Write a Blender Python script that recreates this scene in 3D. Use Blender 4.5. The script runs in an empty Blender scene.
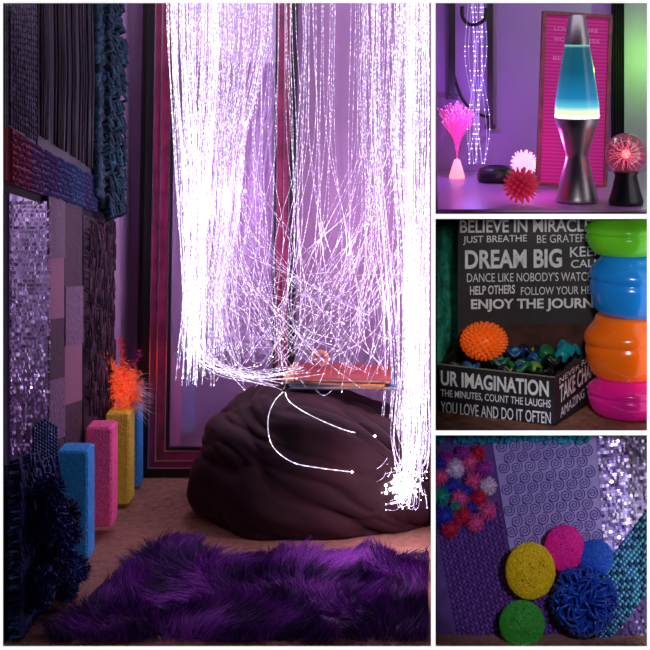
import bpy, math, random
from mathutils import Vector, Matrix, noise
from mathutils.bvhtree import BVHTree
random.seed(7)
R=random.random
def U(a,b): return random.uniform(a,b)
sc=bpy.context.scene
try: sc.view_settings.view_transform='Standard'
except Exception as e: print(e)
D=3.5; S=0.0025; HX=433; HY=17; CZ=1.57
CAM=Vector((0,-D,CZ))
def K(d): return (D+d)/D*S
def P(px,py,d):
    k=K(d); return Vector(((px-HX)*k,d,CZ-(py-HY)*k))
def ray(px,py): return Vector(((px-HX)*S,D,-(py-HY)*S))
def RP(px,py,pt,n,off=0.0):
    r=ray(px,py); t=(Vector(pt)-CAM).dot(n)/r.dot(n)
    return CAM+r*t+n*off
# ---------------------------------------------------------------- materials
MC={}
def mat(name,col,rough=.6,metal=0,em=None,es=0,var=0,vs=30,bump=None,bs=40,bst=.4,sheen=0,col2=None,alpha=None,trans=0):
    if name in MC: return MC[name]
    m=bpy.data.materials.new(name); m.use_nodes=True; nt=m.node_tree; b=nt.nodes['Principled BSDF']
    b.inputs['Base Color'].default_value=(*col,1); b.inputs['Roughness'].default_value=rough; b.inputs['Metallic'].default_value=metal
    tc=nt.nodes.new('ShaderNodeTexCoord')
    if var or col2:
        n=nt.nodes.new('ShaderNodeTexNoise'); n.inputs['Scale'].default_value=vs; n.inputs['Detail'].default_value=4
        nt.links.new(tc.outputs['Object'],n.inputs['Vector'])
        cr=nt.nodes.new('ShaderNodeValToRGB'); cr.color_ramp.elements[0].position=.35; cr.color_ramp.elements[1].position=.65
        c2=col2 or tuple(min(1,c*(1+var)) for c in col); c1=col if col2 else tuple(c*(1-var) for c in col)
        cr.color_ramp.elements[0].color=(*c1,1); cr.color_ramp.elements[1].color=(*c2,1)
        nt.links.new(n.outputs['Fac'],cr.inputs['Fac']); nt.links.new(cr.outputs['Color'],b.inputs['Base Color'])
    if bump:
        if bump=='vor': t=nt.nodes.new('ShaderNodeTexVoronoi'); o='Distance'
        elif bump=='wave': t=nt.nodes.new('ShaderNodeTexWave'); o='Fac'
        else: t=nt.nodes.new('ShaderNodeTexNoise'); o='Fac'
        t.inputs['Scale'].default_value=bs
        nt.links.new(tc.outputs['Object'],t.inputs['Vector'])
        bp=nt.nodes.new('ShaderNodeBump'); bp.inputs['Strength'].default_value=bst; bp.inputs['Distance'].default_value=.01
        nt.links.new(t.outputs[o],bp.inputs['Height']); nt.links.new(bp.outputs['Normal'],b.inputs['Normal'])
    if es:
        b.inputs['Emission Color'].default_value=(*(em or col),1); b.inputs['Emission Strength'].default_value=es
    if sheen:
        b.inputs['Sheen Weight'].default_value=sheen; b.inputs['Sheen Roughness'].default_value=.3
        b.inputs['Sheen Tint'].default_value=(.6,.05,.12,1)
    MC[name]=m; return m
# ---------------------------------------------------------------- mesh builder
def fib(n):
    g=math.pi*(3-5**.5); o=[]
    for i in range(n):
        z=1-2*(i+.5)/n; r=math.sqrt(1-z*z); o.append(Vector((r*math.cos(g*i),r*math.sin(g*i),z)))
    return o
class MB:
    def __init__(s): s.v=[];s.f=[];s.m=[];s.s=[];s.mats=[]
    def mi(s,m):
        if m not in s.mats: s.mats.append(m)
        return s.mats.index(m)
    def add(s,vs,fs,m,sm=True):
        o=len(s.v); s.v.extend([tuple(v) for v in vs]); i=s.mi(m)
        for f in fs: s.f.append(tuple(a+o for a in f)); s.m.append(i); s.s.append(sm)
    def hexa(s,c,m,sm=False):
        s.add(c,[(0,3,2,1),(4,5,6,7),(0,1,5,4),(1,2,6,5),(2,3,7,6),(3,0,4,7)],m,sm)
    def box(s,a,b,m,M=None):
        x0,y0,z0=a;x1,y1,z1=b
        c=[Vector(p) for p in((x0,y0,z0),(x1,y0,z0),(x1,y1,z0),(x0,y1,z0),(x0,y0,z1),(x1,y0,z1),(x1,y1,z1),(x0,y1,z1))]
        if M: c=[M@p for p in c]
        s.hexa(c,m)
    def rbox(s,a,b,m,bev=.006,M=None):
        x0,y0,z0=a;x1,y1,z1=b; e=bev; vs=[];fs=[]
        for (z,q) in((z0,e),(z0+e,0),(z1-e,0),(z1,e)):
            o=len(vs)
            ring=[(x0+q+e,y0+q),(x1-q-e,y0+q),(x1-q,y0+q+e),(x1-q,y1-q-e),(x1-q-e,y1-q),(x0+q+e,y1-q),(x0+q,y1-q-e),(x0+q,y0+q+e)]
            vs+=[Vector((x,y,z)) for x,y in ring]
            if o: 
                for i in range(8): fs.append((o-8+i,o-8+(i+1)%8,o+(i+1)%8,o+i))
        fs.append(tuple(reversed(range(8)))); fs.append(tuple(range(24,32)))
        if M: vs=[M@v for v in vs]
        s.add(vs,fs,m,False)
    def slab(s,quad,n,t,m):
        q=[Vector(p) for p in quad]; n=Vector(n)
        s.hexa(q+[p+n*t for p in q],m)
    def sphere(s,c,r,m,seg=10,rings=7,sc=(1,1,1),fn=None,rot=None):
        vs=[];fs=[];c=Vector(c)
        for i in range(rings+1):
            t=math.pi*i/rings
            for j in range(seg):
                a=2*math.pi*j/seg
                d=Vector((math.sin(t)*math.cos(a),math.sin(t)*math.sin(a),math.cos(t)))
                rr=r*(fn(d) if fn else 1)
                p=Vector((d.x*sc[0],d.y*sc[1],d.z*sc[2]))*rr
                if rot: p=rot@p
                vs.append(c+p)
        for i in range(rings):
            for j in range(seg):
                fs.append((i*seg+j,(i+1)*seg+j,(i+1)*seg+(j+1)%seg,i*seg+(j+1)%seg))
        s.add(vs,fs,m)
    def lathe(s,prof,c,m,seg=40,M=None,sm=True,fn=None):
        vs=[];fs=[];c=Vector(c)
        for r,z in prof:
            for j in range(seg):
                a=2*math.pi*j/seg; q=r*(fn(a,z) if fn else 1); v=Vector((q*math.cos(a),q*math.sin(a),z))
                if M: v=M@v
                vs.append(c+v)
        for i in range(len(prof)-1):
            for j in range(seg): fs.append((i*seg+j,i*seg+(j+1)%seg,(i+1)*seg+(j+1)%seg,(i+1)*seg+j))
        s.add(vs,fs,m,sm)
    def tube(s,pts,r,m,sides=5,taper=False,closed=False):
        n=len(pts)
        if n<2: return
        vs=[];fs=[]
        up=Vector((.3,.9,.1)).normalized()
        for i,p in enumerate(pts):
            a=pts[(i-1)%n] if (closed or i>0) else pts[i]; b=pts[(i+1)%n] if (closed or i<n-1) else pts[i]
            t=(Vector(b)-Vector(a)); 
            if t.length<1e-9: t=Vector((0,0,1))
            t.normalize(); x=t.cross(up)
            if x.length<1e-4: x=t.cross(Vector((1,0,0)))
            x.normalize(); y=t.cross(x); up=-y if y.dot(up)<0 else y
            y=up; x=t.cross(y)
            rr=(r(i/(n-1)) if callable(r) else r)*((1-.85*i/(n-1)) if taper else 1)
            for j in range(sides):
                q=2*math.pi*j/sides; vs.append(Vector(p)+x*math.cos(q)*rr+y*math.sin(q)*rr)
        for i in range(n if closed else n-1):
            k=(i+1)%n
            for j in range(sides): fs.append((i*sides+j,i*sides+(j+1)%sides,k*sides+(j+1)%sides,k*sides+j))
        if not closed: fs.append(tuple(range(sides))); fs.append(tuple(range((n-1)*sides,n*sides)))
        s.add(vs,fs,m)
    def blade(s,p,d,l,w,m,droop=.3,seg=3):
        p=Vector(p); d=Vector(d).normalized(); sd=d.cross(Vector((U(-1,1),U(-1,1),U(-1,1))))
        if sd.length<1e-3: sd=Vector((1,0,0))
        sd.normalize(); vs=[];fs=[]
        for i in range(seg+1):
            t=i/seg; q=p+d*l*t+Vector((0,0,-droop*l*t*t)); ww=w*(1-t*.9)
            vs+= [q-sd*ww,q+sd*ww]
        for i in range(seg): fs.append((2*i,2*i+1,2*i+3,2*i+2))
        s.add(vs,fs,m,True)
    def cone(s,p,d,r,l,m,seg=6,tip=.25):
        d=Vector(d).normalized(); p=Vector(p)
        s.tube([p,p+d*l*.5,p+d*l],lambda t:r*(1-(1-tip)*t),m,seg)
    def pom(s,c,r,m,n=260,w=.0012):
        s.sphere(c,r*.6,m,8,6)
        for d in fib(n):
            dd=(d+Vector((U(-.3,.3),U(-.3,.3),U(-.3,.3)))).normalized()
            s.blade(Vector(c)+dd*r*.4,dd,r*.62*U(.85,1.15),w*2,m,0,1)
    def yarn(s,c,r,m,n=30,tr=.003,sc=(1,1,1),wob=.18,core=None):
        c=Vector(c)
        s.sphere(c,r*.84,core or m,12,9,sc)
        for i in range(n):
            ax=Vector((U(-1,1),U(-1,1),U(-1,1))).normalized(); u=ax.orthogonal().normalized(); v=ax.cross(u)
            off=U(-.8,.8); rr=math.sqrt(max(.02,1-off*off)); ph=U(0,6); fr=random.randint(6,13); pts=[]
            for j in range(52):
                a=2*math.pi*j/52; q=(u*math.cos(a)+v*math.sin(a))*rr+ax*(off+wob*.5*math.sin(fr*a+ph))
                q=q.normalized()*r*(1+wob*.35*math.sin(fr*a*1.0+ph*2))
                pts.append(c+Vector((q.x*sc[0],q.y*sc[1],q.z*sc[2])))
            s.tube(pts,tr,m,4,closed=True)
    def loops(s,c,r,m,n=40,tr=.005):
        c=Vector(c)
        for d in fib(n):
            d=(d+Vector((U(-.3,.3),U(-.3,.3),U(-.3,.3)))).normalized()
            a=d.orthogonal().normalized(); i=U(0,6); a=(a*math.cos(i)+d.cross(a)*math.sin(i)); pts=[]
            for j in range(9):
                t=j/8*math.pi; pts.append(c+d*r*(.35+.7*math.sin(t)*U(.93,1.05))+a*math.cos(t)*r*.28+d.cross(a)*math.sin(t*2)*r*.1)
            s.tube(pts,tr,m,6)
    def text(s,body,q,m,bold=.0,n=None):
        cu=bpy.data.curves.new('t','FONT'); cu.body=body; cu.offset=bold; cu.resolution_u=4
        ob=bpy.data.objects.new('t',cu); sc.collection.objects.link(ob); bpy.context.view_layer.update()
        me=ob.evaluated_get(bpy.context.evaluated_depsgraph_get()).to_mesh()
        co=[v.co.copy() for v in me.vertices]; fs=[tuple(p.vertices) for p in me.polygons]
        xs=[c.x for c in co]; ys=[c.y for c in co]; x0,x1,y0,y1=min(xs),max(xs),min(ys),max(ys)
        TL,TR,BR,BL=q; out=[]
        for c in co:
            a=(c.x-x0)/(x1-x0); b=(c.y-y0)/(y1-y0)
            out.append((BL*(1-a)+BR*a)*(1-b)+(TL*(1-a)+TR*a)*b)
        s.add(out,fs,m,False)
        bpy.data.objects.remove(ob); bpy.data.curves.remove(cu)
    def obj(s,name):
        me=bpy.data.meshes.new(name); me.from_pydata(s.v,[],s.f)
        for m in s.mats: me.materials.append(m)
        me.polygons.foreach_set('material_index',s.m); me.polygons.foreach_set('use_smooth',s.s); me.update()
        xs=[v[0] for v in s.v];ys=[v[1] for v in s.v];zs=[v[2] for v in s.v]
        o=bpy.data.objects.new(name,me); c=Vector(((min(xs)+max(xs))/2,(min(ys)+max(ys))/2,min(zs)))
        me.transform(Matrix.Translation(-c)); o.location=c
        sc.collection.objects.link(o); return o
def spline(ps,n=8):
    ps=[Vector(p) for p in ps]; q=[ps[0]]+ps+[ps[-1]]; out=[]
    for i in range(1,len(q)-2):
        for j in range(n):
            t=j/n; a,b,c,d=q[i-1],q[i],q[i+1],q[i+2]
            out.append(.5*((2*b)+(c-a)*t+(2*a-5*b+4*c-d)*t*t+(3*b-a-3*c+d)*t**3))
    out.append(ps[-1]); return out
def simple(name,fn):
    b=MB(); fn(b); return b.obj(name)
# ---------------------------------------------------------------- shell
lil=mat('wall_lilac_paint',(.44,.27,.46),.75,var=.04,vs=6,bump='noise',bs=90,bst=.05)
lil2=mat('wall_violet_paint',(.42,.25,.58),.75,var=.04,vs=6)
whi=mat('partition_paint',(.5,.45,.55),.7,var=.02)
trimm=mat('white_trim_emissive',(.9,.9,.9),.5,em=(1,1,1),es=1.0)  # emission keeps the trim white with no lamp on it
carp=mat('beige_carpet',(.52,.29,.19),.95,col2=(.38,.19,.12),vs=40,bump='noise',bs=240,bst=.8)
dkc=mat('dark_shelf',(.08,.04,.03),.8)
simple('floor',lambda b:b.box((-1.12,-.002,-.05),(.86,1.6,0),carp))
simple('ceiling',lambda b:b.box((-1.12,0,2.2),(.86,1.6,2.25),whi))
simple('wall_left',lambda b:b.box((-1.12,0,0),(-1.08,1.6,2.2),lil))
simple('wall_back',lambda b:b.box((-1.08,1.5,0),(-.006,1.55,2.2),lil))
simple('light_divider',lambda b:b.box((-.0045,0.001,0),(.0065,1.55,2.2),lil))  # added partition, seen edge-on, stops light crossing between compartments
simple('wall_right',lambda b:b.box((.82,0,0),(.86,1.6,2.2),whi))
simple('wall_niche',lambda b:b.box((.0066,.92,1.07),(.82,.96,2.2),lil2))
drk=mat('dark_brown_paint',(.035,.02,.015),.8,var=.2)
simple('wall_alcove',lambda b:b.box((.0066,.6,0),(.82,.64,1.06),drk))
def zz(py): return CZ-(py-HY)*S
def xx(px): return (px-HX)*S
simple('shelf',lambda b:b.box((.0066,.001,zz(218)),(.82,.92,zz(213.5)),dkc))
shelfm=mat('brown_carpet',(.35,.16,.08),.95,col2=(.2,.08,.04),vs=40)
simple('shelf',lambda b:b.box((.0066,.001,zz(435)),(.82,.6,zz(430.5)),shelfm))
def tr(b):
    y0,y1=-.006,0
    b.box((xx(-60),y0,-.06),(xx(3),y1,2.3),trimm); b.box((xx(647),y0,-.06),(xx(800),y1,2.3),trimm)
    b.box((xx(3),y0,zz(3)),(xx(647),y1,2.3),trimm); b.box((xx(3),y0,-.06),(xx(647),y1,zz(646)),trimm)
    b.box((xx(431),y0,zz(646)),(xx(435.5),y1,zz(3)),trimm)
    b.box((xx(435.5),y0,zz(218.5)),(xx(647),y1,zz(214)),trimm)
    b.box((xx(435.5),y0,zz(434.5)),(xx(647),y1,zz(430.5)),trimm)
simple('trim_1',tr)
# ---------------------------------------------------------------- mirror
fm=mat('maroon_lacquer',(.24,.022,.08),.3,var=.3,vs=20); fd=mat('black_lacquer',(.010,.006,.010),.4); fs_=mat('silver_bead',(.6,.4,.5),.25,.9)
gm=bpy.data.materials.new('mirror_glass'); gm.use_nodes=True; nt=gm.node_tree; nt.nodes.clear()
o=nt.nodes.new('ShaderNodeOutputMaterial'); mx=nt.nodes.new('ShaderNodeMixShader'); g1=nt.nodes.new('ShaderNodeBsdfGlossy'); g2=nt.nodes.new('ShaderNodeBsdfDiffuse')
g1.inputs['Color'].default_value=(.75,.6,.85,1); g1.inputs['Roughness'].default_value=.02; g2.inputs['Color'].default_value=(.46,.27,.52,1)  # diffuse lilac stands in for the wall's reflection in the glass
mx.inputs[0].default_value=.32; nt.links.new(g2.outputs[0],mx.inputs[1]); nt.links.new(g1.outputs[0],mx.inputs[2]); nt.links.new(mx.outputs[0],o.inputs[0])
def mir(b):
    W=.525; H=2.0; q=.098
    base=Vector((-1.0,1.27,.004)); lean=math.atan2(.17,2.0)
    M=Matrix.Translation(base)@Matrix.Rotation(-lean,4,'X')
    b.box((0,.02,0),(W,.03,H),fd,M)
    b.box((-.022,.026,0),(.01,.04,H),fd,M)  # black strip paints the shadow and dark edge beside the mirror
    b.box((q,.012,q),(W-.075,.02,H-q),gm,M)
    def rail(u0,u1,th,m):
        f=.075/.098
        b.box((u0,-th,u0),(u1,.02,H-u0),m,M); b.box((W-u1*f,-th,u0),(W-u0*f,.02,H-u0),m,M)
        b.box((u1,-th,u0),(W-u1*f,.02,u1),m,M); b.box((u1,-th,H-u1),(W-u1*f,.02,H-u0),m,M)
    rail(0,.028,.004,fd); rail(.028,.033,.010,fs_); rail(.033,.052,.007,fm); rail(.052,.057,.010,fs_); rail(.057,.084,.005,fm); rail(.084,.088,.006,fs_); rail(.088,.098,.001,fd)
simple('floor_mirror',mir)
# ---------------------------------------------------------------- bean bag
vel=mat('maroon_velvet',(.020,.0025,.005),.85,var=.35,vs=9,bump='noise',bs=9,bst=.6,sheen=.42)
bag=MB()
def bagfn(bb,c,ax,seed,m,seg=240,rings=150,amp=1):
    c=Vector(c); vs=[];fs=[]
    for i in range(rings+1):
        t=math.pi*i/rings
        for j in range(seg):
            a=2*math.pi*j/seg; d=Vector((math.sin(t)*math.cos(a),math.sin(t)*math.sin(a),math.cos(t)))
            s2=Vector((abs(d.x)**.8*(1 if d.x>0 else -1),abs(d.y)**.85*(1 if d.y>0 else -1),abs(d.z)**.8*(1 if d.z>0 else -1)))
            w=noise.noise(d*1.0+Vector((seed,0,0)))
            e1=.8*d.x-.6*d.z; e2=.6*d.x+.8*d.z
            f1=math.sqrt(min(1,abs(noise.noise(Vector((e1*.6+w*.4,d.y*.9,e2*1.9+w*.7+seed))))*2.2+.03))
            f2=math.sqrt(min(1,abs(noise.noise(Vector((e1*1.1+w*.6,d.y*1.6+3,e2*5.0+w*.8+seed))))*2.2+.05))
            f3=noise.noise(Vector((e1*3,d.y*5,e2*12+w*2)))
            k=1+amp*(.095*(f1-.7)+.048*(f2-.7)+.010*f3+.14*noise.noise(d*1.2+Vector((seed,4,2))))
            p=Vector((s2.x*ax[0],s2.y*ax[1],s2.z*ax[2]))*k
            if p.z>0: p.z*=1-.46*max(0,d.x+.05)
            # the cloth spreads into a skirt where it meets the carpet
            zf=(p.z+ax[2])/(2*ax[2]); sp=1+.07*max(0,1-zf*2.2)*(1+noise.noise(Vector((a*1.6,seed,0))))
            p.x*=sp; p.y*=sp
            p=c+p; p.z=max(p.z,.004+.002*R()); vs.append(p)
    for i in range(rings):
        for j in range(seg): fs.append((i*seg+j,(i+1)*seg+j,(i+1)*seg+(j+1)%seg,i*seg+(j+1)%seg))
    for v in vs: v.x=min(v.x,-.012)
    bb.add(vs,fs,m)
bagfn(bag,(-.365,.955,.14),(.385,.28,.245),1.3,vel)
bvh=BVHTree.FromPolygons(bag.v,bag.f)
bag.obj('bean_bag_chair')
def bagP(px,py,off=.006,dflt=.8):
    r=ray(px,py).normalized(); h=bvh.ray_cast(CAM,r)
    return (h[0]-r*off) if h[0] else P(px,py,dflt)
def topz(x,y):
    h=bvh.ray_cast(Vector((x,y,2)),Vector((0,0,-1))); return h[0].z if h[0] else .3
zs_=sorted(topz(-.33+u,1.04+v) for u in(-.17,-.1,0,.1,.17) for v in(-.08,0,.08))
bz=zs_[int(len(zs_)*.8)]
def bk(b):
    cols=[((.35,.05,.03),'book_red'),((.85,.36,.06),'book_orange'),((.02,.12,.22),'book_teal')]
    pg=mat('book_pages',(.75,.66,.5),.8); z=0
    for i,(c,n) in enumerate(cols[::-1]):
        M=Matrix.Translation((-.305+[.01,-.01,.012][i],1.06,bz+z))@Matrix.Rotation([.12,-.05,.05][i],4,'Z')@Matrix.Rotation(.04,4,'Y')
        m=mat(n,c,.35,var=.2); w=.175-.01*i; h=.009
        b.box((-w,-.10,0),(w,.10,.002),m,M); b.box((-w,-.10,h),(w,.10,h+.002),m,M); b.box((-w,-.10,0),(-w+.003,.10,h),m,M)
        b.box((-w+.003,-.096,.002),(w-.004,.096,h),pg,M); z+=.0115
simple('book_stack',bk)
def shell(b):
    m=mat('tan_shell',(.7,.36,.2),.5,var=.3,bump='wave',bs=50)
    c=Vector((-.365,1.08,bz+.0345+.032)); pts=[]
    for i in range(40):
        t=i/39; a=t*9; r=.003+.022*t; pts.append(c+Vector((math.cos(a)*r,t*.02-.01,math.sin(a)*r)))
    b.tube(pts,lambda t:.002+.008*t,m,8)
    b.cone(pts[-1],(pts[-1]-pts[-2]),.010,.012,m,8,1.25)
simple('seashell',shell)
# ---------------------------------------------------------------- fibre optic curtain
def fmat(name,lo,hi,c):
    m=bpy.data.materials.new(name); m.use_nodes=True; nt=m.node_tree; b=nt.nodes['Principled BSDF']
    b.inputs['Base Color'].default_value=(.6,.5,.8,1)
    tc=nt.nodes.new('ShaderNodeTexCoord'); n=nt.nodes.new('ShaderNodeTexNoise'); n.inputs['Scale'].default_value=110; n.inputs['Detail'].default_value=1
    mr=nt.nodes.new('ShaderNodeMapRange'); mr.inputs['From Min'].default_value=.5; mr.inputs['From Max'].default_value=.7; mr.inputs['To Min'].default_value=lo; mr.inputs['To Max'].default_value=hi
    nt.links.new(tc.outputs['Object'],n.inputs['Vector']); nt.links.new(n.outputs['Fac'],mr.inputs['Value']); nt.links.new(mr.outputs['Result'],b.inputs['Emission Strength'])
    b.inputs['Emission Color'].default_value=(*c,1); return m
fA=fmat('fibre_glow',1.0,6,(.90,.83,1)); fB=fmat('fibre_dim',.40,4,(.90,.76,1))
tip=mat('fibre_tip',(1,1,1),em=(.97,.92,1),es=9)
fb=MB()
def strand(pl,r=.0011,tipr=0,n=6,m=None,tail=None):
    pts=[]
    for (x,y,d) in pl:
        p=P(min(x,429),y,d); p.z=max(min(p.z,2.16),.01); p.x=min(p.x,-.012); pts.append(p)
    if tail: pts+=tail
    fb.tube(spline(pts,n),r,m or fA,3)
    if tipr: fb.sphere(pts[-1],tipr,tip,5,4)
def g(a,b): return max(-2.5,min(2.5,random.gauss(0,1)))*b+a
def T(): return .0015 if R()<.2 else 0
YS=[-175,10,80,150,220,300,350]
def lock(n,xs,d,spread,m,ends,rr=(.0004,.0008)):
    ph=U(0,6)
    for i in range(n):
        s=g(0,1); a=U(0,6); pl=[]
        e=U(*ends)
        for j,(x,y) in enumerate(zip(xs,YS)):
            w=spread[j]
            pl.append((x+s*w+1.5*math.sin(j*1.3+ph)+g(0,.8),y if j<len(YS)-1 else e,d+.012*math.sin(a+j*.6)))
        if R()<.22:
            x_=pl[-1][0]; pl[-1]=(x_+U(4,14),352,d); pl.append((x_+U(25,50),U(366,378),d-.05)); pl.append((x_+U(60,110),U(366,392),d-.1))
        strand(pl,U(*rr),T(),m=m)
for k in range(17): # left bundle : locks
    q=(k-4.8)/6+U(-.08,.08)
    xt=200+q*38; xm=199+q*19
    xs=[xt,xt,xt*.7+xm*.3,xm+q*4,xm+g(0,2),196+q*13+g(0,2),195+q*13]
    dense=q<.5
    lock(10 if dense else 5,xs,U(.98,1.14),[2.2,2.2,2.5,2.8,3,3.5,5],fA if dense else fB,(345,388))
for k in range(15): # right bundle
    q=g(0,.85); xt=max(370,408+q*17); xb=410+q*9
    xs=[xt,xt,xt+g(0,2),(xt*2+xb)/3,(xt+xb)/2,xb,xb]
    d=U(.86,1.1)
    for i in range(9):
        s=g(0,1); e=U(425,465); tx=g(404,11); ty=U(462,510)
        strand([(xs[0]+s*2,-175,d),(xs[1]+s*2,10,d),(xs[2]+s*2.5,130,d),(xs[4]+s*3,250,d),(xb+s*4.5,370,d-.05),(xb+s*6+g(0,2)-2,e,d-.18)],U(.0004,.0008),.0016 if R()<.5 else 0,m=fA if R()<.65 else fB,tail=[bagP((tx+xb)/2,ty-8,.012,.72),bagP(min(tx,427),ty,.005,.7)])
for i in range(60): # middle straight strands
    xt=U(230,395); d=U(.95,1.2); x2=xt+g(0,12)
    strand([(xt,-175,d),(xt+g(0,2),10,d),(xt+g(0,4),140,d),(x2,240,d),(x2+g(0,14),320,d),(x2+g(0,20),U(340,385),d-.05)],U(.0004,.0007),T(),m=fB)
for i in range(105): # crossing splayed
    side=R()<.5
    xa=U(180,240) if side else U(355,428); d=U(.85,1.12); ya=U(130,290)
    xe=xa+(U(20,150) if side else -U(20,150)); ye=U(290,392)
    strand([(xa,-175,d),(xa+g(0,3),10,d),(xa+g(0,4),ya-60,d),(xa+(xe-xa)*.12,ya,d),(xa*.45+xe*.55,ya*.45+ye*.55+U(-10,10),d-.03),(xe,ye,d-.05)],U(.00035,.0006),T(),m=fB)
for i in range(16): # short loose ends over the bag
    xa=U(200,390);ya=U(345,390); s_=1 if R()<.5 else -1
    p=[bagP(xa,ya,.03,1.05),bagP(xa+s_*U(8,18),ya+U(-8,14),.015,1.05),bagP(xa+s_*U(20,40),ya+U(-25,20),.008,1.05)]
    fb.tube(spline(p,6),.0005,fB,3)
for i in range(46):
    p=bagP(g(401,8),g(490,6),.006,.75); fb.sphere(p,U(.0025,.006),tip,8,6)
for L in ([(283,392),(274,402),(268,420),(272,445),(292,462),(320,468),(352,472)],[(285,392),(290,402),(310,415),(345,430),(375,436)]):
    p=[bagP(x,y,.008,.9) for x,y in L]; fb.tube(spline(p,7),.0011,fA,5); fb.sphere(p[-1],.0033,tip,8,6)
fb.box((-.88,.92,2.155),(-.015,1.16,2.197),fd)
fb.obj('fibre_optic_curtain')
# ---------------------------------------------------------------- fur rug
fur=[mat('fur_violet',(.14,.015,.30),.65),mat('fur_purple',(.27,.036,.47),.65),mat('fur_plum',(.040,.004,.11),.7),mat('fur_ink',(.02,.004,.06),.8)]
rg=MB()
def ey(x): return .57+.08*noise.noise(Vector((x*4,2.2,0)))+(.08 if x<-.7 else 0)
rg.lathe([(0,.012),(.98,.012),(1,.002),(.98,.001),(0,.001)],(0,0,0),fur[3],48,M=Matrix.Translation((-.48,.29,0))@Matrix.Diagonal((.45,.27,1,1)))
for i in range(4000):
    x=U(-1.0,-.02);y=U(0.008,.68)
    if y>ey(x) or x<-.97+.25*y: continue
    lean=Vector((noise.noise(Vector((x*5,y*5,1)))*2.2,noise.noise(Vector((x*5,y*5,9)))*1.8,.75)).normalized(); L=U(.035,.08)
    h=noise.noise(Vector((x*9,y*9,4))); m=fur[1] if h+U(-.25,.25)>.12 else fur[0] if h+U(-.25,.25)>-.1 else fur[2]
    tipp=Vector((x,y,.006))+lean*L; tipp.y=max(tipp.y,.006); tipp.x=min(tipp.x,-.014)
    for k in range(13):
        p=Vector((min(-.014,x+U(-.018,.018)),max(.006,y+U(-.018,.018)),.006)); t2=tipp+Vector((U(-.010,.010),U(-.010,.010),U(-.012,.012))); t2.x=min(t2.x,-.01); t2.y=max(.004,t2.y)
        rg.blade(p,t2-p,(t2-p).length*U(.8,1.15),.0011,m if R()<.8 else fur[2],.25,3)
rg.obj('fur_rug')
# ---------------------------------------------------------------- left sensory wall
WX=-1.062
def dk(px): k=-WX/(HX-px); return k/S*D-D
def WP(px,py,off=0):
    d=dk(px); p=P(px,py,d); return Vector((WX+off,max(.004,p.y),p.z))
def wq(b,q,t,m,off=0):
    b.slab([WP(x,y,off) for x,y in q],(1,0,0),t,m)
def wbumps(b,x0,x1,yt,yb,m,nu,nv,r,off,sc=(1,1,1),jit=.3):
    for i in range(nu):
        for j in range(nv):
            d0,d1=dk(x0),dk(x1); d=d0+(d1-d0)*(i+.5)/nu; px=HX+WX/K(d); v=(j+.5)/nv
            p=P(px,yt(px)*(1-v)+yb(px)*v,d); p.x=WX+off
            p+=Vector((0,U(-r,r)*jit,U(-r,r)*jit)); p.y=max(p.y,r+.003)
            b.sphere(p,r*U(.85,1.15),random.choice(m) if isinstance(m,list) else m,6,4,sc)
def lin(xa,ya,xb,yb): return lambda x: ya+(yb-ya)*(x-xa)/(xb-xa)
sb=MB()
felt=mat('black_felt',(.012,.010,.02),.9); wq(sb,[(4,650),(118,480),(118,-40),(4,-10)],.004,felt,-.016)
gry=mat('grey_knit',(.08,.07,.11),.8,bump='wave',bs=60,var=.4,vs=60)
wq(sb,[(4,128),(36,145),(36,-10),(4,-10)],.01,gry,-.01)
wbumps(sb,5,36,lin(4,-8,36,-8),lin(4,122,36,142),[gry],14,24,.008,0,(.8,.8,1.2))
dkk=mat('dark_ribbon',(.008,.007,.015),.6,var=.5); wq(sb,[(37,145),(92,180),(92,-20),(37,-20)],.012,dkk,-.01)
for i in range(26):
    px=U(38,90); p0=WP(px,-10,.008); p1=WP(px,lin(37,135,92,170)(px),.008); sb.tube([p0,(p0+p1)/2+Vector((.004,U(-.01,.01),0)),p1],.004,dkk if R()<.9 else gry,5)
cols=[(.26,.012,.05),(.20,.012,.09),(.10,.02,.15),(.05,.02,.15),(.018,.035,.17),(.018,.065,.19),(.02,.02,.12)]
for i,c in enumerate(cols):
    xa=4+i*13.2; xb=xa+13; m=mat('band_%d'%i,c,.8,bump='wave',bs=90)
    t=lin(4,128,96,178); bb=lin(4,182,96,212); wq(sb,[(xa,bb(xa)),(xb,bb(xb)),(xb,t(xb)),(xa,t(xa))],.014,m,-.01)
    wbumps(sb,xa,xb,t,bb,m,6 if i<3 else 8,8,.009,.004,(.6,.8,.8))
teal=mat('teal_chenille',(.003,.030,.055),.8,var=.6,bump='noise',bs=120); teal2=mat('teal_chenille_light',(.006,.07,.11),.7)
wbumps(sb,92,114,lambda x:2,lambda x:lin(90,196,114,216)(x),[teal,teal,teal,teal2],15,56,.013,.014,(1.1,.8,1.2),1.6)
for i in range(240):
    px=U(96,114); p=WP(px,U(-2,212),.015); sb.tube([p,p+Vector((.022,U(-.012,.012),U(-.006,.006))),p+Vector((.03,U(-.02,.02),-.022)),p+Vector((.008,U(-.02,.02),-.03))],.006,teal if R()<.7 else teal2,5)
seq=mat('lilac_sequin',(.20,.16,.29),.35,.7,var=.5,vs=40); seqd=mat('violet_sequin',(.085,.055,.15),.4,.6); seqb=mat('sequin_reflection',(.75,.7,.9),.25,.7)
wq(sb,[(4,470),(50,455),(46,205),(4,195)],.012,seqd,-.01)
for i in range(24):
    for j in range(62):
        px=5+i*1.85; py=203+j*4.1; p=WP(px,py,.006); n=Vector((1,U(-.5,.5),U(-.5,.5))).normalized(); u=n.orthogonal().normalized()*.006; v=n.cross(u)
        sb.add([p+u,p+v,p-u,p-v],[(0,1,2,3)],(seqb if 350<py<395 and R()<.6 else seq) if R()<.6 else seqd,False)  # brighter sequins in this band paint a light reflection
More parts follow.
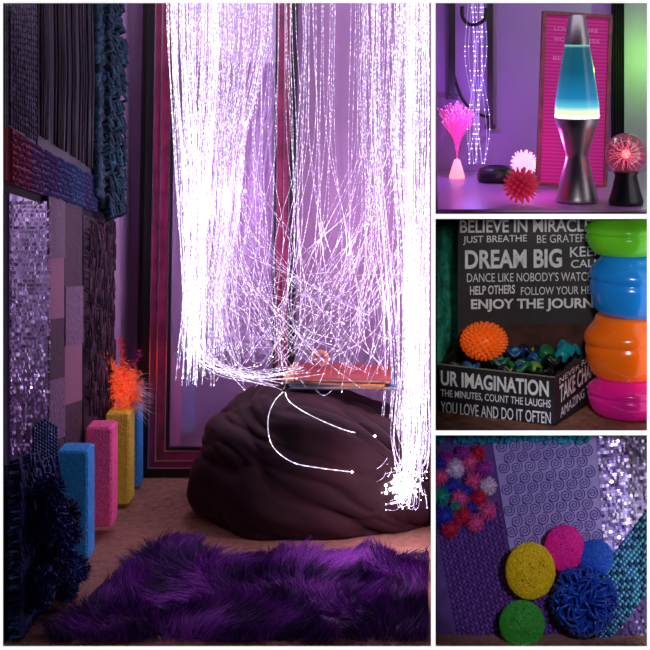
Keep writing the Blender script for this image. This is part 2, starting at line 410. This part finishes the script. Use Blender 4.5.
pt=[mat('patch_rose',(.24,.11,.16),.8,bump='wave',bs=70),mat('patch_grey',(.13,.09,.13),.8,bump='vor',bs=90),mat('patch_plum',(.045,.016,.03),.8,bump='noise',bs=90),mat('patch_mauve',(.15,.09,.15),.8,bump='vor',bs=60)]
yl=lambda y0:lin(45,y0,118,y0+(260-y0)*.16)
for (x0,x1,rows,o_) in ((47,64,[1,0,2,3,2],0),(64,82,[2,3,0,2,0],30),):
    for r,k in enumerate(rows):
        a_=yl(196+r*62+o_*(r>0)); b__=yl(196+(r+1)*62+o_)
        wq(sb,[(x0,b__(x0)),(x1-.4,b__(x1)),(x1-.4,a_(x1)),(x0,a_(x0))],.012+.003*(k%2),pt[k],-.01)
shg=mat('dark_shag',(.03,.010,.025),.8,var=.5); shp=mat('plum_shag',(.13,.045,.08),.7); wq(sb,[(84,430),(111,400),(111,222),(84,215)],.008,shg,-.01)
for i in range(320):
    px=U(84,110); py=U(218,400); p=WP(px,py,.0); sb.tube([p,p+Vector((.018,U(-.01,.01),-.01)),p+Vector((.016,U(-.02,.02),-.06))],.003,random.choice([shg,shg,shp,pt[2]]),4)
for (x0,x1,y0,y1,k) in ((84,112,408,470,2),(70,100,520,600,0),(50,72,520,640,2)):
    wq(sb,[(x0,y1),(x1,y1-20),(x1,y0-12),(x0,y0)],.010,pt[k],-.011)
bbd=mat('blue_bead',(.03,.10,.22),.2,.3)
for i in range(9):
    for j in range(26):
        px=26+i*2.9; py=420+j*3.6+abs(i-4)*2; p=WP(px,py,.02); sb.sphere(p,.0052,bbd,6,4)
navy=mat('navy_yarn',(.004,.040,.20),.6); navy2=mat('midnight_yarn',(.004,.014,.08),.7)
for i in range(520):
    px=U(4,50); py=U(458,640); p=WP(px,py,-.004); p.y=max(p.y,.014); p.z=max(p.z,.03)
    sb.tube([p,p+Vector((.03,U(-.01,.012),.01)),p+Vector((.034,U(-.01,.02),-.02)),p+Vector((.006,U(-.008,.02),-.024))],.0045,navy if R()<.6 else navy2,5)
sb.obj('sensory_board')
def sponge(c,col,x0,d0,z0,z1,w=.07,t=.085):
    m=mat('sponge_'+c,col,.95,var=.15,vs=80,bump='vor',bs=160,bst=.4,em=col,es=.05)
    simple('bath_sponge',lambda b:b.rbox((x0,d0,z0),(x0+w,d0+t,z1),m,.006))
sponge('blue',(.04,.34,.75),-1.050,.40,.05,.36,.088); sponge('pink',(.9,.12,.32),-1.046,.71,.035,.335,.080)
sponge('yellow',(1,.68,.08),-1.046,.97,.012,.305,.076); sponge('sky',(.04,.30,.75),-1.046,1.15,.006,.27,.07,.07)
def feath(b):
    ms=[mat('feather_orange',(.95,.20,.06),.6,em=(.9,.16,.05),es=.35),mat('feather_red',(.8,.05,.03),.6,em=(.8,.04,.03),es=.15),mat('feather_white',(.9,.75,.85),.6),mat('feather_magenta',(.6,.03,.3),.6)]  # orange and red emission brightens the feathers, which are no lamp
    c=P(121,398,1.03); c.x+=.012
    b.lathe([(0,-.04),(.012,-.04),(.014,.0),(.02,.012),(0,.02)],c,ms[0],16)
    for i in range(1300):
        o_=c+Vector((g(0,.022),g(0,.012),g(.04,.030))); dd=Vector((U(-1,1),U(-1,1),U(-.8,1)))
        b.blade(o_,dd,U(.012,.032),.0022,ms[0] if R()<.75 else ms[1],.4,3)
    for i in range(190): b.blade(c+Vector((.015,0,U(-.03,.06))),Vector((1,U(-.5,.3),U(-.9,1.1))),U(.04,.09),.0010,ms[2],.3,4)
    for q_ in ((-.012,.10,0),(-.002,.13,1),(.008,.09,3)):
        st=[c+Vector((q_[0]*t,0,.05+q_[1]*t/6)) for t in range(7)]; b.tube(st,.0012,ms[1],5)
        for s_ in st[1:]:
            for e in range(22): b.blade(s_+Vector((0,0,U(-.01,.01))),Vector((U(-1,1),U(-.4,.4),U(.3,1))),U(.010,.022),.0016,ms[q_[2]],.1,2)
simple('feather_toy',feath)
def yy(b):
    for i in range(24):
        d=U(.055,.30); z=U(.05,.42)*(1-.7*max(0,d-.12)/.2); r=U(.03,.042)
        c=Vector((-1.035+r+U(0,.035)*(1.3-z*2),max(d,r*1.15),max(z,r*1.15))); m=navy if R()<.65 else navy2
        b.pom(c,r*1.15,m,420,.0013); b.loops(c,r*1.0,m,20,.003)
simple('yarn_pompoms',yy)
# ---------------------------------------------------------------- top-right niche
ZT=1.085; dres=mat('dresser_paint',(.42,.20,.50),.35,var=.03)
def dr(b):
    b.rbox((.010,.03,1.068),(.80,.90,ZT),dres,.003)
    b.box((.012,.026,1.0645),(.79,.031,1.080),dres)
    for x in (.2,.55): b.sphere((x,.02,1.072),.005,fs_,8,6)
simple('dresser_top',dr)
def lamp(b):
    c=P(577,202,.17); c.z=ZT+.001; k=K(.17)
    al=mat('brushed_aluminium',(.45,.40,.45),.38,1)
    def pr(l): return [(r*k,(202-y)*k) for r,y in l]
    b.lathe(pr([(0,202),(20.5,202),(21.5,200),(20.5,196),(17,181),(13,165),(11.3,158),(11,156),(11.8,153),(15,142),(19,129),(22.6,119),(21.8,117.5),(20,119),(0,121)]),c,al)
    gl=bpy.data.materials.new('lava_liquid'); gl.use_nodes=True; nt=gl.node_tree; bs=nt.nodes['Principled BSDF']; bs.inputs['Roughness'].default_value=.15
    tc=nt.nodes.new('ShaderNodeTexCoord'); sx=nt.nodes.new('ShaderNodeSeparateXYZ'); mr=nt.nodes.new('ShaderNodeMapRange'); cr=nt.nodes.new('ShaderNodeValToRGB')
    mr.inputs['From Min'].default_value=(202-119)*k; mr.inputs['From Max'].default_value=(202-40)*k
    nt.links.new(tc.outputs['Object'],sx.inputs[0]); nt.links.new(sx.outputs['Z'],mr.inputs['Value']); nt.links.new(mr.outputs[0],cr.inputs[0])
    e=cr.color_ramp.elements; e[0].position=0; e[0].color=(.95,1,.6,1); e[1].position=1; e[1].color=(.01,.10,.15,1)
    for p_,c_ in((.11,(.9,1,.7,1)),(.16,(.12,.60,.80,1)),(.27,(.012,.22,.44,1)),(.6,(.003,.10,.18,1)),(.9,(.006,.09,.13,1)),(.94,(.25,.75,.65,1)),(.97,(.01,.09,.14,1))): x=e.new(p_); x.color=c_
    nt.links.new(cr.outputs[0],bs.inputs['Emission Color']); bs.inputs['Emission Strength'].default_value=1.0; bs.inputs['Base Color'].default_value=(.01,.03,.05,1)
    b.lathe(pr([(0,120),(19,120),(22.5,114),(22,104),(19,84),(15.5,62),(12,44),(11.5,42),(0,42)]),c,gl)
    wx=mat('lava_wax',(.9,1,.7),em=(.95,1,.65),es=3)
    b.sphere(c+Vector((0,0,(202-116)*k)),22.8*k,wx,24,10,(1,1,.34))
    b.lathe(pr([(12.8,45),(13.0,42),(10.5,28),(8.4,16),(8,15),(0,14.5)]),c,al)
simple('lava_lamp',lamp)
def pl(b):
    c=P(626,154,.12); k=K(.12)
    bl=mat('black_plastic',(.01,.01,.012),.3)
    zb=ZT+.001-c.z
    b.lathe([(0,zb),(17*k,zb),(17.5*k,zb+.01),(14*k,zb+.04),(11*k,-.055),(13*k,-.047),(10*k,-.042),(0,-.04)],c,bl)
    g_=bpy.data.materials.new('plasma_glass'); g_.use_nodes=True; nt=g_.node_tree; nt.nodes.clear()
    o=nt.nodes.new('ShaderNodeOutputMaterial'); a=nt.nodes.new('ShaderNodeAddShader'); t=nt.nodes.new('ShaderNodeBsdfTransparent'); e=nt.nodes.new('ShaderNodeEmission'); gg=nt.nodes.new('ShaderNodeBsdfGlossy'); mx=nt.nodes.new('ShaderNodeMixShader'); lw=nt.nodes.new('ShaderNodeLayerWeight')
    lw.inputs['Blend'].default_value=.35; e.inputs['Color'].default_value=(.9,.10,.2,1); e.inputs['Strength'].default_value=.08; gg.inputs['Roughness'].default_value=.05
    t.inputs['Color'].default_value=(.5,.28,.36,1)
    nt.links.new(lw.outputs['Facing'],mx.inputs[0]); nt.links.new(t.outputs[0],mx.inputs[1]); nt.links.new(gg.outputs[0],mx.inputs[2]); nt.links.new(mx.outputs[0],a.inputs[0]); nt.links.new(e.outputs[0],a.inputs[1]); nt.links.new(a.outputs[0],o.inputs[0])
    b.sphere(c,21*k,g_,32,20)
    arc=mat('plasma_arc',(1,.3,.4),em=(1,.22,.35),es=1.8); core=mat('plasma_core',(1,.5,.4),em=(1,.45,.3),es=3.5)
    b.sphere(c,4.5*k,core,12,8); b.tube([c+Vector((0,0,-19*k)),c],.003,bl,8)
    for d in fib(44):
        pts=[c+d*(4+15.5*t/7)*k+Vector((U(-1,1),U(-1,1),U(-1,1)))*k*1.1*(t>0) for t in range(8)]
        b.tube(spline(pts,2),.0007,arc,4)
simple('plasma_ball',pl)
def spiky(name,c,r,m,m2,n=90,l=.35,sc=(1,1,1)):
    def f(b):
        b.sphere(c,r*.78,m,20,14,sc)
        for d in fib(n):
            q=Vector((d.x*sc[0],d.y*sc[1],d.z*sc[2])); b.cone(Vector(c)+q*r*.72,d,r*.10,r*l,m2,6,.45)
    return simple(name,f)
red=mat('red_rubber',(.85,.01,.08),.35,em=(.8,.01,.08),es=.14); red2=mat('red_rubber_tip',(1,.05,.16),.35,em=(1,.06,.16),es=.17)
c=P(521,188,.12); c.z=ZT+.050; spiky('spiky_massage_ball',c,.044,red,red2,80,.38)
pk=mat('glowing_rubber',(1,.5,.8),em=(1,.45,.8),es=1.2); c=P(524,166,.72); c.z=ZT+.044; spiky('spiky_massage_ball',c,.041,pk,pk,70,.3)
def lb(b):
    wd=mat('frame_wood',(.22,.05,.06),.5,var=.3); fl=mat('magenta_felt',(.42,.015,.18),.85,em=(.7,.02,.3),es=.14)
    fl2=mat('magenta_felt_ridge',(.52,.03,.26),.85,em=(.9,.05,.45),es=.15); lt=mat('pink_letters',(.75,.2,.5),.5,em=(1,.3,.6),es=.08)  # felt, ridge and letter emission puts a pink glow into the board
    pA=Vector((.292,.47,ZT+.006)); M=Matrix.Translation(pA)@Matrix.Rotation(.14,4,'Z')@Matrix.Rotation(-.10,4,'X')@Matrix.Rotation(.06,4,'Y')
    w,h=.205,.50
    b.box((0,0,0),(w,.01,h),fl,M)
    for i in range(46): b.box((.010,-.002,.012+i*.0103),(w-.010,.0,.012+i*.0103+.005),fl2,M)
    for a,c_ in(((0,-.01,0),(.010,.012,h)),((w-.010,-.01,0),(w,.012,h)),((.010,-.01,0),(w-.010,.012,.010)),((.010,-.01,h-.010),(w-.010,.012,h))): b.box(a,c_,wd,M)
    for (t,x,z,l) in(('LOVE',.035,.445,.05),('MORE',.11,.445,.055),('WORRY',.035,.415,.065),('LESS',.12,.415,.05),('BE KIND',.035,.36,.09)):
        q=[M@Vector(v) for v in((x,-.004,z+.012),(x+l,-.004,z+.012),(x+l,-.004,z),(x,-.004,z))]; b.text(t,q,lt,.01)
simple('letter_board',lb)
def fl_(b):
    pkm=mat('pink_fibre',(1,.1,.4),em=(1,.05,.36),es=.7); pkt=mat('pink_fibre_tip',(1,.3,.6),em=(1,.22,.6),es=1.6); bs=mat('lamp_base_glow',(1,.3,.4),em=(1,.26,.26),es=1.5)
    c=P(457,172,.7); c.z=ZT+.001
    b.lathe([(0,0),(.022,0),(.024,.004),(.017,.03),(.009,.055),(0,.06)],c,bs,20)
    top=c+Vector((0,0,.055))
    for i in range(190):
        a=U(0,6.283); r=U(.0,.060); h=U(.13,.18)-r*.4
        q=[top,top+Vector((math.cos(a)*r*.22,math.sin(a)*r*.22,h*.55)),top+Vector((math.cos(a)*r,math.sin(a)*r,h))]
        b.tube(spline(q,4),.0006,pkm,3)
        b.sphere(q[-1],.0014,pkt,4,3)
simple('fibre_optic_lamp',fl_)
def sl(b):
    led=mat('violet_led',(1,1,1),em=(.75,.6,1),es=6); wr=mat('led_wire',(.5,.4,.7),.5,em=(.55,.35,1),es=1.2)
    for j in range(13):
        x0=469+j*1.3; a=U(-4,4)
        pts=[P(x0+a*math.sin(i*.5)+(1.5*math.sin(i*.9+j)),-12+i*14.6,.86) for i in range(13)]; pts[-1].z=max(pts[-1].z,ZT+.004); b.tube(spline(pts,3),.0005,wr,3)
        for p in spline(pts,3):
            if R()<.3: b.sphere(p,.0014,led,5,4)
simple('string_lights',sl)
def rk(b):
    for (x,y0,y1,w) in((452,-6,95,.010),(490,-6,125,.009)):
        p=P(x,y1,.89); q=P(x,y0,.89); b.box((p.x-w,.875,p.z),(p.x+w,.91,min(q.z,1.7)),fd)
        b.box((p.x-w*1.8,.868,p.z-.012),(p.x+w*1.8,.912,p.z),fd)
    b.tube(spline([P(462,6,.87),P(463,18,.87),P(472,25,.86),P(484,20,.85),P(486,8,.85)],6),.006,fd,8)
    b.tube(spline([P(452,70,.89),P(462,98,.87),P(475,112,.87),P(490,118,.88)],6),.005,fd,8)
simple('wall_hook_rack',rk)
def gd(b):
    c=P(496,170,.62); c.z=ZT+.001
    b.lathe([(0,0),(.05,0),(.056,.006),(.056,.022),(.048,.038),(.03,.046),(.028,.042),(.012,.042),(0,.044)],c,fd,36)
    b.sphere(c+Vector((.02,-.045,.012)),.009,fd,10,8); b.tube(spline([c+Vector((.05,0,.01)),c+Vector((.09,.02,.006)),c+Vector((.12,-.05,.005))],8),.003,fd,6)
simple('sound_machine',gd)
def ct(b):
    cb=mat('black_curtain_cloth',(.01,.012,.01),.9); vs=[];fs=[];n=24
    for i in range(n+1):
        x=P(612+13*i/n,0,.86).x; y=.88+.012*math.sin(i*1.3); vs+=[Vector((x,y,P(0,140,.88).z-.01)),Vector((x,y,1.72))]
    for i in range(n): fs.append((2*i,2*i+2,2*i+3,2*i+1))
    b.add(vs,fs,cb)
    x0=P(608,0,.88).x;x1=P(632,0,.88).x; b.tube([Vector((x0,.88,1.72)),Vector((x1,.88,1.72))],.008,fd,8)
simple('black_curtain',ct)
# ---------------------------------------------------------------- middle-right: keepsake box
A=Vector((.016,.171,0));B=Vector((.3076,.035,0));C=Vector((.476,.349,0));Dd=Vector((.069,.384,0)); z0=.5375; zr=.66
bx=MB(); bk_=mat('box_black_print',(.018,.018,.02),.5,var=.3,vs=14); wt=mat('white_print',(.82,.82,.84),.6,var=.12,vs=60,em=(1,1,1),es=.03); lin_=mat('box_lining',(.06,.018,.012),.8,var=.4,vs=20)
def Z(v,z): return Vector((v.x,v.y,z))
def wall(p,q,n,t=.006,z1=zr):
    bx.hexa([Z(p,z0),Z(q,z0),Z(q+n*t,z0),Z(p+n*t,z0),Z(p,z1),Z(q,z1),Z(q+n*t,z1),Z(p+n*t,z1)],bk_)
cen=(A+B+C+Dd)/4
def inn(p,q):
    n=(q-p).cross(Vector((0,0,1))).normalized(); return n if n.dot(cen-p)>0 else -n
for p,q in((A,B),(B,C),(C,Dd),(Dd,A)): wall(p,q,inn(p,q))
bx.hexa([Z(A,z0),Z(B,z0),Z(C,z0),Z(Dd,z0),Z(A,z0+.006),Z(B,z0+.006),Z(C,z0+.006),Z(Dd,z0+.006)],lin_)
em_=mat('box_edge',(.22,.17,.15),.5)
for p,q in((A,B),(B,C)): bx.tube([Z(p,zr),Z(q,zr)],.0022,em_,6)
nl=-inn(C,Dd); nl=Vector((nl.x,nl.y,0)).normalized()
nc=-nl; LT=1.04
bx.hexa([Z(Dd,zr),Z(C,zr),Z(C,zr)+nl*.012,Z(Dd,zr)+nl*.012,Z(Dd,LT),Z(C,LT),Z(C,LT)+nl*.012,Z(Dd,LT)+nl*.012],bk_)
bx.hexa([Z(Dd,zr)+nc*.001,Z(C,zr)+nc*.001,Z(C,zr),Z(Dd,zr),Z(Dd,zr+.05)+nc*.001,Z(C,zr+.07)+nc*.001,Z(C,zr+.07),Z(Dd,zr+.05)],lin_)
def LQ(x0,y0,x1,y1,sk=0): return [RP(x,y,Z(Dd,zr),nc,.002) for x,y in((x0,y0),(x1,y0-sk),(x1,y1-sk),(x0,y1))]
for t,x0,y0,x1,y1,bo in(("BELIEVE IN MIRACLES",460,220,598,233,.02),("JUST BREATHE",463,236,527,245,.01),("BE GRATEFUL",537,235,596,243,0),("DREAM BIG",465,250,562,269,.03),
    ("KEEP",570,247,601,257,.01),("CALM",571,260,602,268,.01),("DANCE LIKE NOBODY'S WATCHING",467,273,608,282,0),("HELP OTHERS",470,286,515,295,.02),("FOLLOW YOUR HEART",521,287,606,295,0),("ENJOY THE JOURNEY",471,299,611,312,.03)):
    bx.text(t,LQ(x0,y0,x1,y1,1.5),wt,bo)
nf=-inn(A,B); ns=-inn(B,C)
def FQ(l,pt,n): return [RP(x,y,pt,n,.0015) for x,y in l]
pf=Z(A,zr); 
bx.text("UR IMAGINATION",FQ([(441,370),(549,381),(549,397),(441,385)],pf,nf),wt,.03)
bx.text("THE MINUTES, COUNT THE LAUGHS",FQ([(441,389),(551,400),(551,409),(441,397)],pf,nf),wt,.01)
bx.text("YOU LOVE AND DO IT OFTEN",FQ([(441,401),(551,412),(551,424),(441,413)],pf,nf),wt,.01)
ps=Z(B,zr)
bx.text("TAKE CHANCES",FQ([(559,386),(604,350),(604,366),(559,404)],ps,ns),wt,.02)
bx.text("NEVER REGRET",FQ([(559,378),(603,344),(603,349),(559,384)],ps,ns),wt,0)
bx.text("AMAZING THINGS",FQ([(560,408),(603,372),(603,380),(560,418)],ps,ns),wt,0)
bx.obj('keepsake_box')
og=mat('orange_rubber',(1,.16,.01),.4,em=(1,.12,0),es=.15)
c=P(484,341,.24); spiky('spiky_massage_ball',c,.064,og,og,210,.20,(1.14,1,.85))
def toys(b):
    tm=[mat('toy_green',(.01,.20,.06),.35),mat('toy_blue',(.01,.08,.3),.35),mat('toy_teal',(.01,.35,.4),.35),mat('toy_navy',(.008,.015,.06),.35),mat('toy_lime',(.2,.4,.04),.35),mat('toy_black',(.01,.01,.015),.35)]
    def inside(px,py,d,r):
        p=P(px,py,d); p.z=max(p.z,z0+.006+r); return p
    for (px,py,d,r,m) in((520,366,.22,.024,0),(537,358,.26,.022,1),(507,370,.17,.02,3),(552,360,.2,.02,5),(528,350,.3,.022,3),(570,350,.3,.022,2),(500,361,.24,.02,0),(470,367,.22,.02,1),(455,366,.22,.018,5),(545,372,.14,.018,5),(515,352,.28,.02,1)):
        c=inside(px,py,d,r); pts=[]
        ph=U(0,6)
        for i in range(48):
            a=2*math.pi*i/48; pts.append(c+Vector((math.cos(a)*r*1.1,math.sin(a)*r*.8,.35*r*math.sin(3*a+ph))))
        b.tube(pts,r*.30,tm[m],8,closed=True)
        b.tube([p_*.55+c*.45 for p_ in pts],r*.2,tm[(m+1)%6],8,closed=True)
    for k,(px,py) in enumerate(((546,352),(562,355),(535,368))):
        c=inside(px,py,.24,.02); M=Matrix.Rotation(.5+k,4,'Z')@Matrix.Rotation(.6,4,'X'); 
        b.lathe([(0,-.012),(.018,-.012),(.02,-.008),(.018,0),(.02,.008),(.016,.014),(0,.014)],c,tm[[0,2,4][k]],20,M=M)
    c=inside(566,349,.26,.02); M=Matrix.Translation(c)@Matrix.Rotation(.5,4,'Y')@Matrix.Rotation(.3,4,'Z'); b.rbox((-.02,-.02,-.012),(.02,.02,.018),tm[2],.005,M)
    for i in range(16):
        px=U(450,560); c=inside(px,U(368,376),U(.19,.25),.02); b.sphere(c-Vector((0,0,.03)),.024,tm[[3,5,0,1][i%4]],12,8,(1,1,.8))
simple('fidget_toys',toys)
def bowls(b):
    cs=[((.85,.01,.32),'magenta'),((1,.16,.005),'orange'),((.01,.24,.75),'blue'),((.15,.65,.02),'green')]
    base=P(630,0,.14); x=base.x; f=.112/.0965
    zs=[.540,.638,.797,.956]; hs=[.100,.161,.161,.100]
    for i,(c,n) in enumerate(cs):
        m=mat('bowl_'+n,c,.2,em=c,es=.06); h=hs[i]  # faint emission in the bowl colour adds brightness
        M=Matrix.Rotation([.0,-.04,.05,-.03][i],4,'Y')@Matrix.Rotation(-.02,4,'X')
        prof=[(0,0),(.066,0),(.074,.02),(.084,.10),(.0925,.27),(.0955,.42),(.0955,.50),(.0925,.53),(.0925,.56),(.0965,.58),(.0975,.63),(.0965,.69),(.0935,.73),(.086,.80),(.078,.86),(.072,.92),(.069,.985),(0,.99)]
        prof=[(r*f,zq*h) for r,zq in prof]
        b.lathe(prof,(x+[.002,-.002,.003,-.001][i],.14,zs[i]),m,64,M=M)
simple('stacking_bowls',bowls)
def gc(b):
    m=mat('green_plush',(.015,.28,.18),.9,var=.5,vs=30,bump='noise',bs=80,bst=.8); 
    vs=[];fs=[];nx,nz=14,30
    for i in range(nx+1):
        for j in range(nz+1):
            x=.012+.13*i/nx; z=.545+.5*j/nz; vs.append(Vector((x,.50+.03*math.sin(x*70+z*6)+.02*noise.noise(Vector((x*9,z*9,0))),z)))
    for i in range(nx):
        for j in range(nz): a=i*(nz+1)+j; fs.append((a,a+nz+1,a+nz+2,a+1))
    b.add(vs,fs,m)
simple('green_blanket',gc)
# ---------------------------------------------------------------- bottom-right tactile board
pb=Vector((0,.06,0)); nb=Vector((0,-.894,.447)).normalized(); vb=Vector((0,.447,.894))
def BP(px,py,off=0):
    return RP(px,py,pb,nb,off)
tb=MB(); 
q=[pb+Vector((.010,0,0)),pb+Vector((.72,0,0)),pb+Vector((.72,0,0))+vb*.55,pb+Vector((.010,0,0))+vb*.55]
tb.slab([p-nb*.012 for p in q],nb,.012,mat('violet_backing',(.12,.06,.25),.8,var=.2))
pur=mat('spiral_foam',(.38,.32,.66),.5,var=.05); pur2=mat('spiral_darkened',(.12,.09,.32),.5)  # spirals coloured darker so the embossing reads under flat light
def bq(l,t,m): tb.slab([BP(x,y,0) for x,y in l],nb,t,m)
bq([(510,552),(608,538),(596,436),(492,440)],.004,pur)
for i in range(8):
    for j in range(11):
        px=501+i*13+j*1.3+(6.5 if j%2 else 0); py=447+j*10.6-i*1.1
        if px>589+j*1.3 or py>548: continue
        c=BP(px,py,.0060); pts=[]
        for a in range(34):
            t=a/33; r=.0012+.0155*t; pts.append(c+Vector((math.cos(t*14)*r,0,0))+vb*math.sin(t*14)*r)
        tb.tube(pts,.0013,pur2,5)
bub=mat('bubble_purple',(.14,.045,.30),.35); bub2=mat('bubble_violet',(.20,.08,.38),.3)
for i in range(24):
    for j in range(26):
        px=438+i*4.6+j*1.0; py=521+j*5.4-i*1.3
        if py>650 or px>560: continue
        if py<552 and px>lin(440,492,552,508)(py): continue
        tb.sphere(BP(px,py,.002),.0062,bub if (i+j)%3 else bub2,7,5)
sq=[mat('silver_sequin',(.8,.75,1),.25,.7),mat('lilac_sequin2',(.45,.38,.75),.3,.6),mat('plum_sequin',(.12,.07,.24),.35,.5)]
for i in range(32):
    for j in range(66):
        px=598+i*2.1+j*.2; py=437+j*3.3-i*.25
        if px>652 or py>655: continue
        low=py>lin(590,580,652,520)(px)
        p=BP(px,py,.006); n=(nb+Vector((U(-.5,.5),U(-.5,.5),U(-.5,.5)))*.5).normalized(); u=n.orthogonal().normalized()*.0046; v=n.cross(u)
        tb.add([p+u,p+(u+v)*.7,p+v,p+(v-u)*.7,p-u,p-(u+v)*.7,p-v,p+(u-v)*.7],[tuple(range(8))],(sq[2] if low and R()<.85 else random.choice([sq[0],sq[1],sq[1]]) if R()<.85 else sq[2]),False)
tealy=mat('teal_loop_yarn',(.02,.32,.42),.8,var=.4)
for i in range(190):
    px=U(436,590); py=U(431,443); tb.sphere(BP(px,py,U(.004,.014)),U(.006,.009),tealy,7,5)
bd=[mat('teal_bead',(.10,.42,.55),.2,.4),mat('blue_pearl',(.10,.26,.55),.2,.4),mat('dark_bead',(.01,.05,.12),.2,.4)]
for r in range(12):
    for t in range(32):
        px=588+t*2.3+r*1.0; py=590-t*3.0+r*5.6
        if px>652 : continue
        tb.sphere(BP(px,py,.012),.0064,bd[(t+r)%3 if R()<.7 else 0],8,6)
tb.obj('tactile_board')
pc=[((.75,.02,.08),'red'),((.9,.14,.40),'pink'),((.04,.07,.55),'blue'),((.9,.8,.9),'white'),((.02,.45,.3),'green'),((.5,.05,.45),'plum')]
def pp(b):
    for (px,py,k,r) in((447,462,5,11),(455,470,3,11),(470,463,1,11),(484,470,5,11),(440,478,1,11),(452,487,2,10),(473,482,1,10),(488,487,3,10),(441,497,4,11),(460,500,1,11),(478,500,0,11),(487,512,1,11),(445,517,2,12),(463,517,0,12),(475,524,1,10),(450,530,0,10),(441,465,2,9),(463,455,5,9),(478,455,0,9),(466,492,2,9),(457,508,4,8),(471,509,2,8)):
        c,n=pc[k]; b.pom(BP(px,py,.018+.008*R()),r*.0024,mat('pompom_'+n,c,.8),420,.0008)
simple('pompom_cluster',pp)
def scr(px,py,r,col,n,off=.04,sc=(1,.7,1)):
    m=mat('scrubber_'+n,col,.4,em=col,es=.05); cm=mat('scrubber_core_'+n,tuple(v*.35 for v in col),.7)  # core is a darkened mesh colour, painting shade between the loops
    simple('mesh_scrubber',lambda b:b.yarn(BP(px,py,off),r*.0026,m,150,.0011,sc,.30,cm))
scr(529,573,22,(.9,.70,.01),'yellow',.06,(1,.8,1.12)); scr(563,550,18,(.95,.02,.40),'pink',.045,(1,.7,1.15)); scr(594,559,16,(.02,.14,.65),'blue',.035); scr(521,625,20,(.05,.42,.04),'green',.05)
by=mat('royal_blue_yarn',(.01,.09,.50),.3)
simple('yarn_pompom',lambda b:(b.loops(BP(582,602,.06),.080,by,210,.0032),b.sphere(BP(582,602,.05),.05,by,12,10)))
# ---------------------------------------------------------------- lights
def light(name,typ,loc,en,col,size=.1,target=None,spot=None,blend=.5):
    l=bpy.data.lights.new(name,typ); l.energy=en; l.color=col
    if typ=='AREA': l.size=size
    else: l.shadow_soft_size=size
    if typ=='SPOT': l.spot_size=math.radians(spot); l.spot_blend=blend
    o=bpy.data.objects.new(name,l); sc.collection.objects.link(o); o.location=loc
    if target is not None: o.rotation_euler=(Vector(target)-Vector(loc)).to_track_quat('-Z','Y').to_euler()
    return o
light('ceiling_fill','AREA',(-.40,1.1,2.12),2.4,(.88,.58,1),.4,target=(-.40,1.2,0))  # added overhead area light for purple ambient
light('fibre_glow_left','POINT',P(215,200,1.0),1.8,(.92,.70,1),0)
light('fibre_glow_mid','POINT',P(335,240,1.05),2.7,(.98,.64,.98),0)
light('fibre_glow_pool','POINT',P(404,482,.50),3.4,(1,.62,.85),0)
light('fibre_glow_right','POINT',P(400,300,.95),2.4,(.98,.66,.98),0)
light('room_fill_spot','SPOT',(-.40,-1.5,2.1),34,(.95,.66,.88),.1,target=(-.60,.36,.0),spot=18,blend=1)  # added spot in front of the opening, fills the main room
light('niche_violet','POINT',P(470,110,.62),1.4,(.44,.18,1),0)
light('niche_pink','POINT',P(530,150,.28),.9,(1,.16,.75),0)
light('niche_green','POINT',P(655,60,.78),2.2,(.20,1,.05),0)
light('box_fill_spot','SPOT',(.30,-1.3,1.30),34,(1,.95,.96),.05,target=(.30,.2,.78),spot=25)  # added spot in front of the opening, brightens box and bowls
light('board_fill_spot','SPOT',(.60,-1.3,.95),30,(.72,.62,1),.05,target=(.28,.15,.24),spot=26)  # added spot from outside the frame, brightens the tactile board
w=bpy.data.worlds.new('World'); sc.world=w; w.use_nodes=True; w.node_tree.nodes['Background'].inputs[0].default_value=(.10,.05,.16,1); w.node_tree.nodes['Background'].inputs[1].default_value=.12
# ---------------------------------------------------------------- camera
cd=bpy.data.cameras.new('Camera'); co=bpy.data.objects.new('Camera',cd); sc.collection.objects.link(co)
co.location=CAM; co.rotation_euler=(math.pi/2,0,0); cd.sensor_width=36; cd.lens=36*D/(650*S)
cd.shift_x=(325-HX)/650; cd.shift_y=-(325-HY)/650
sc.camera=co
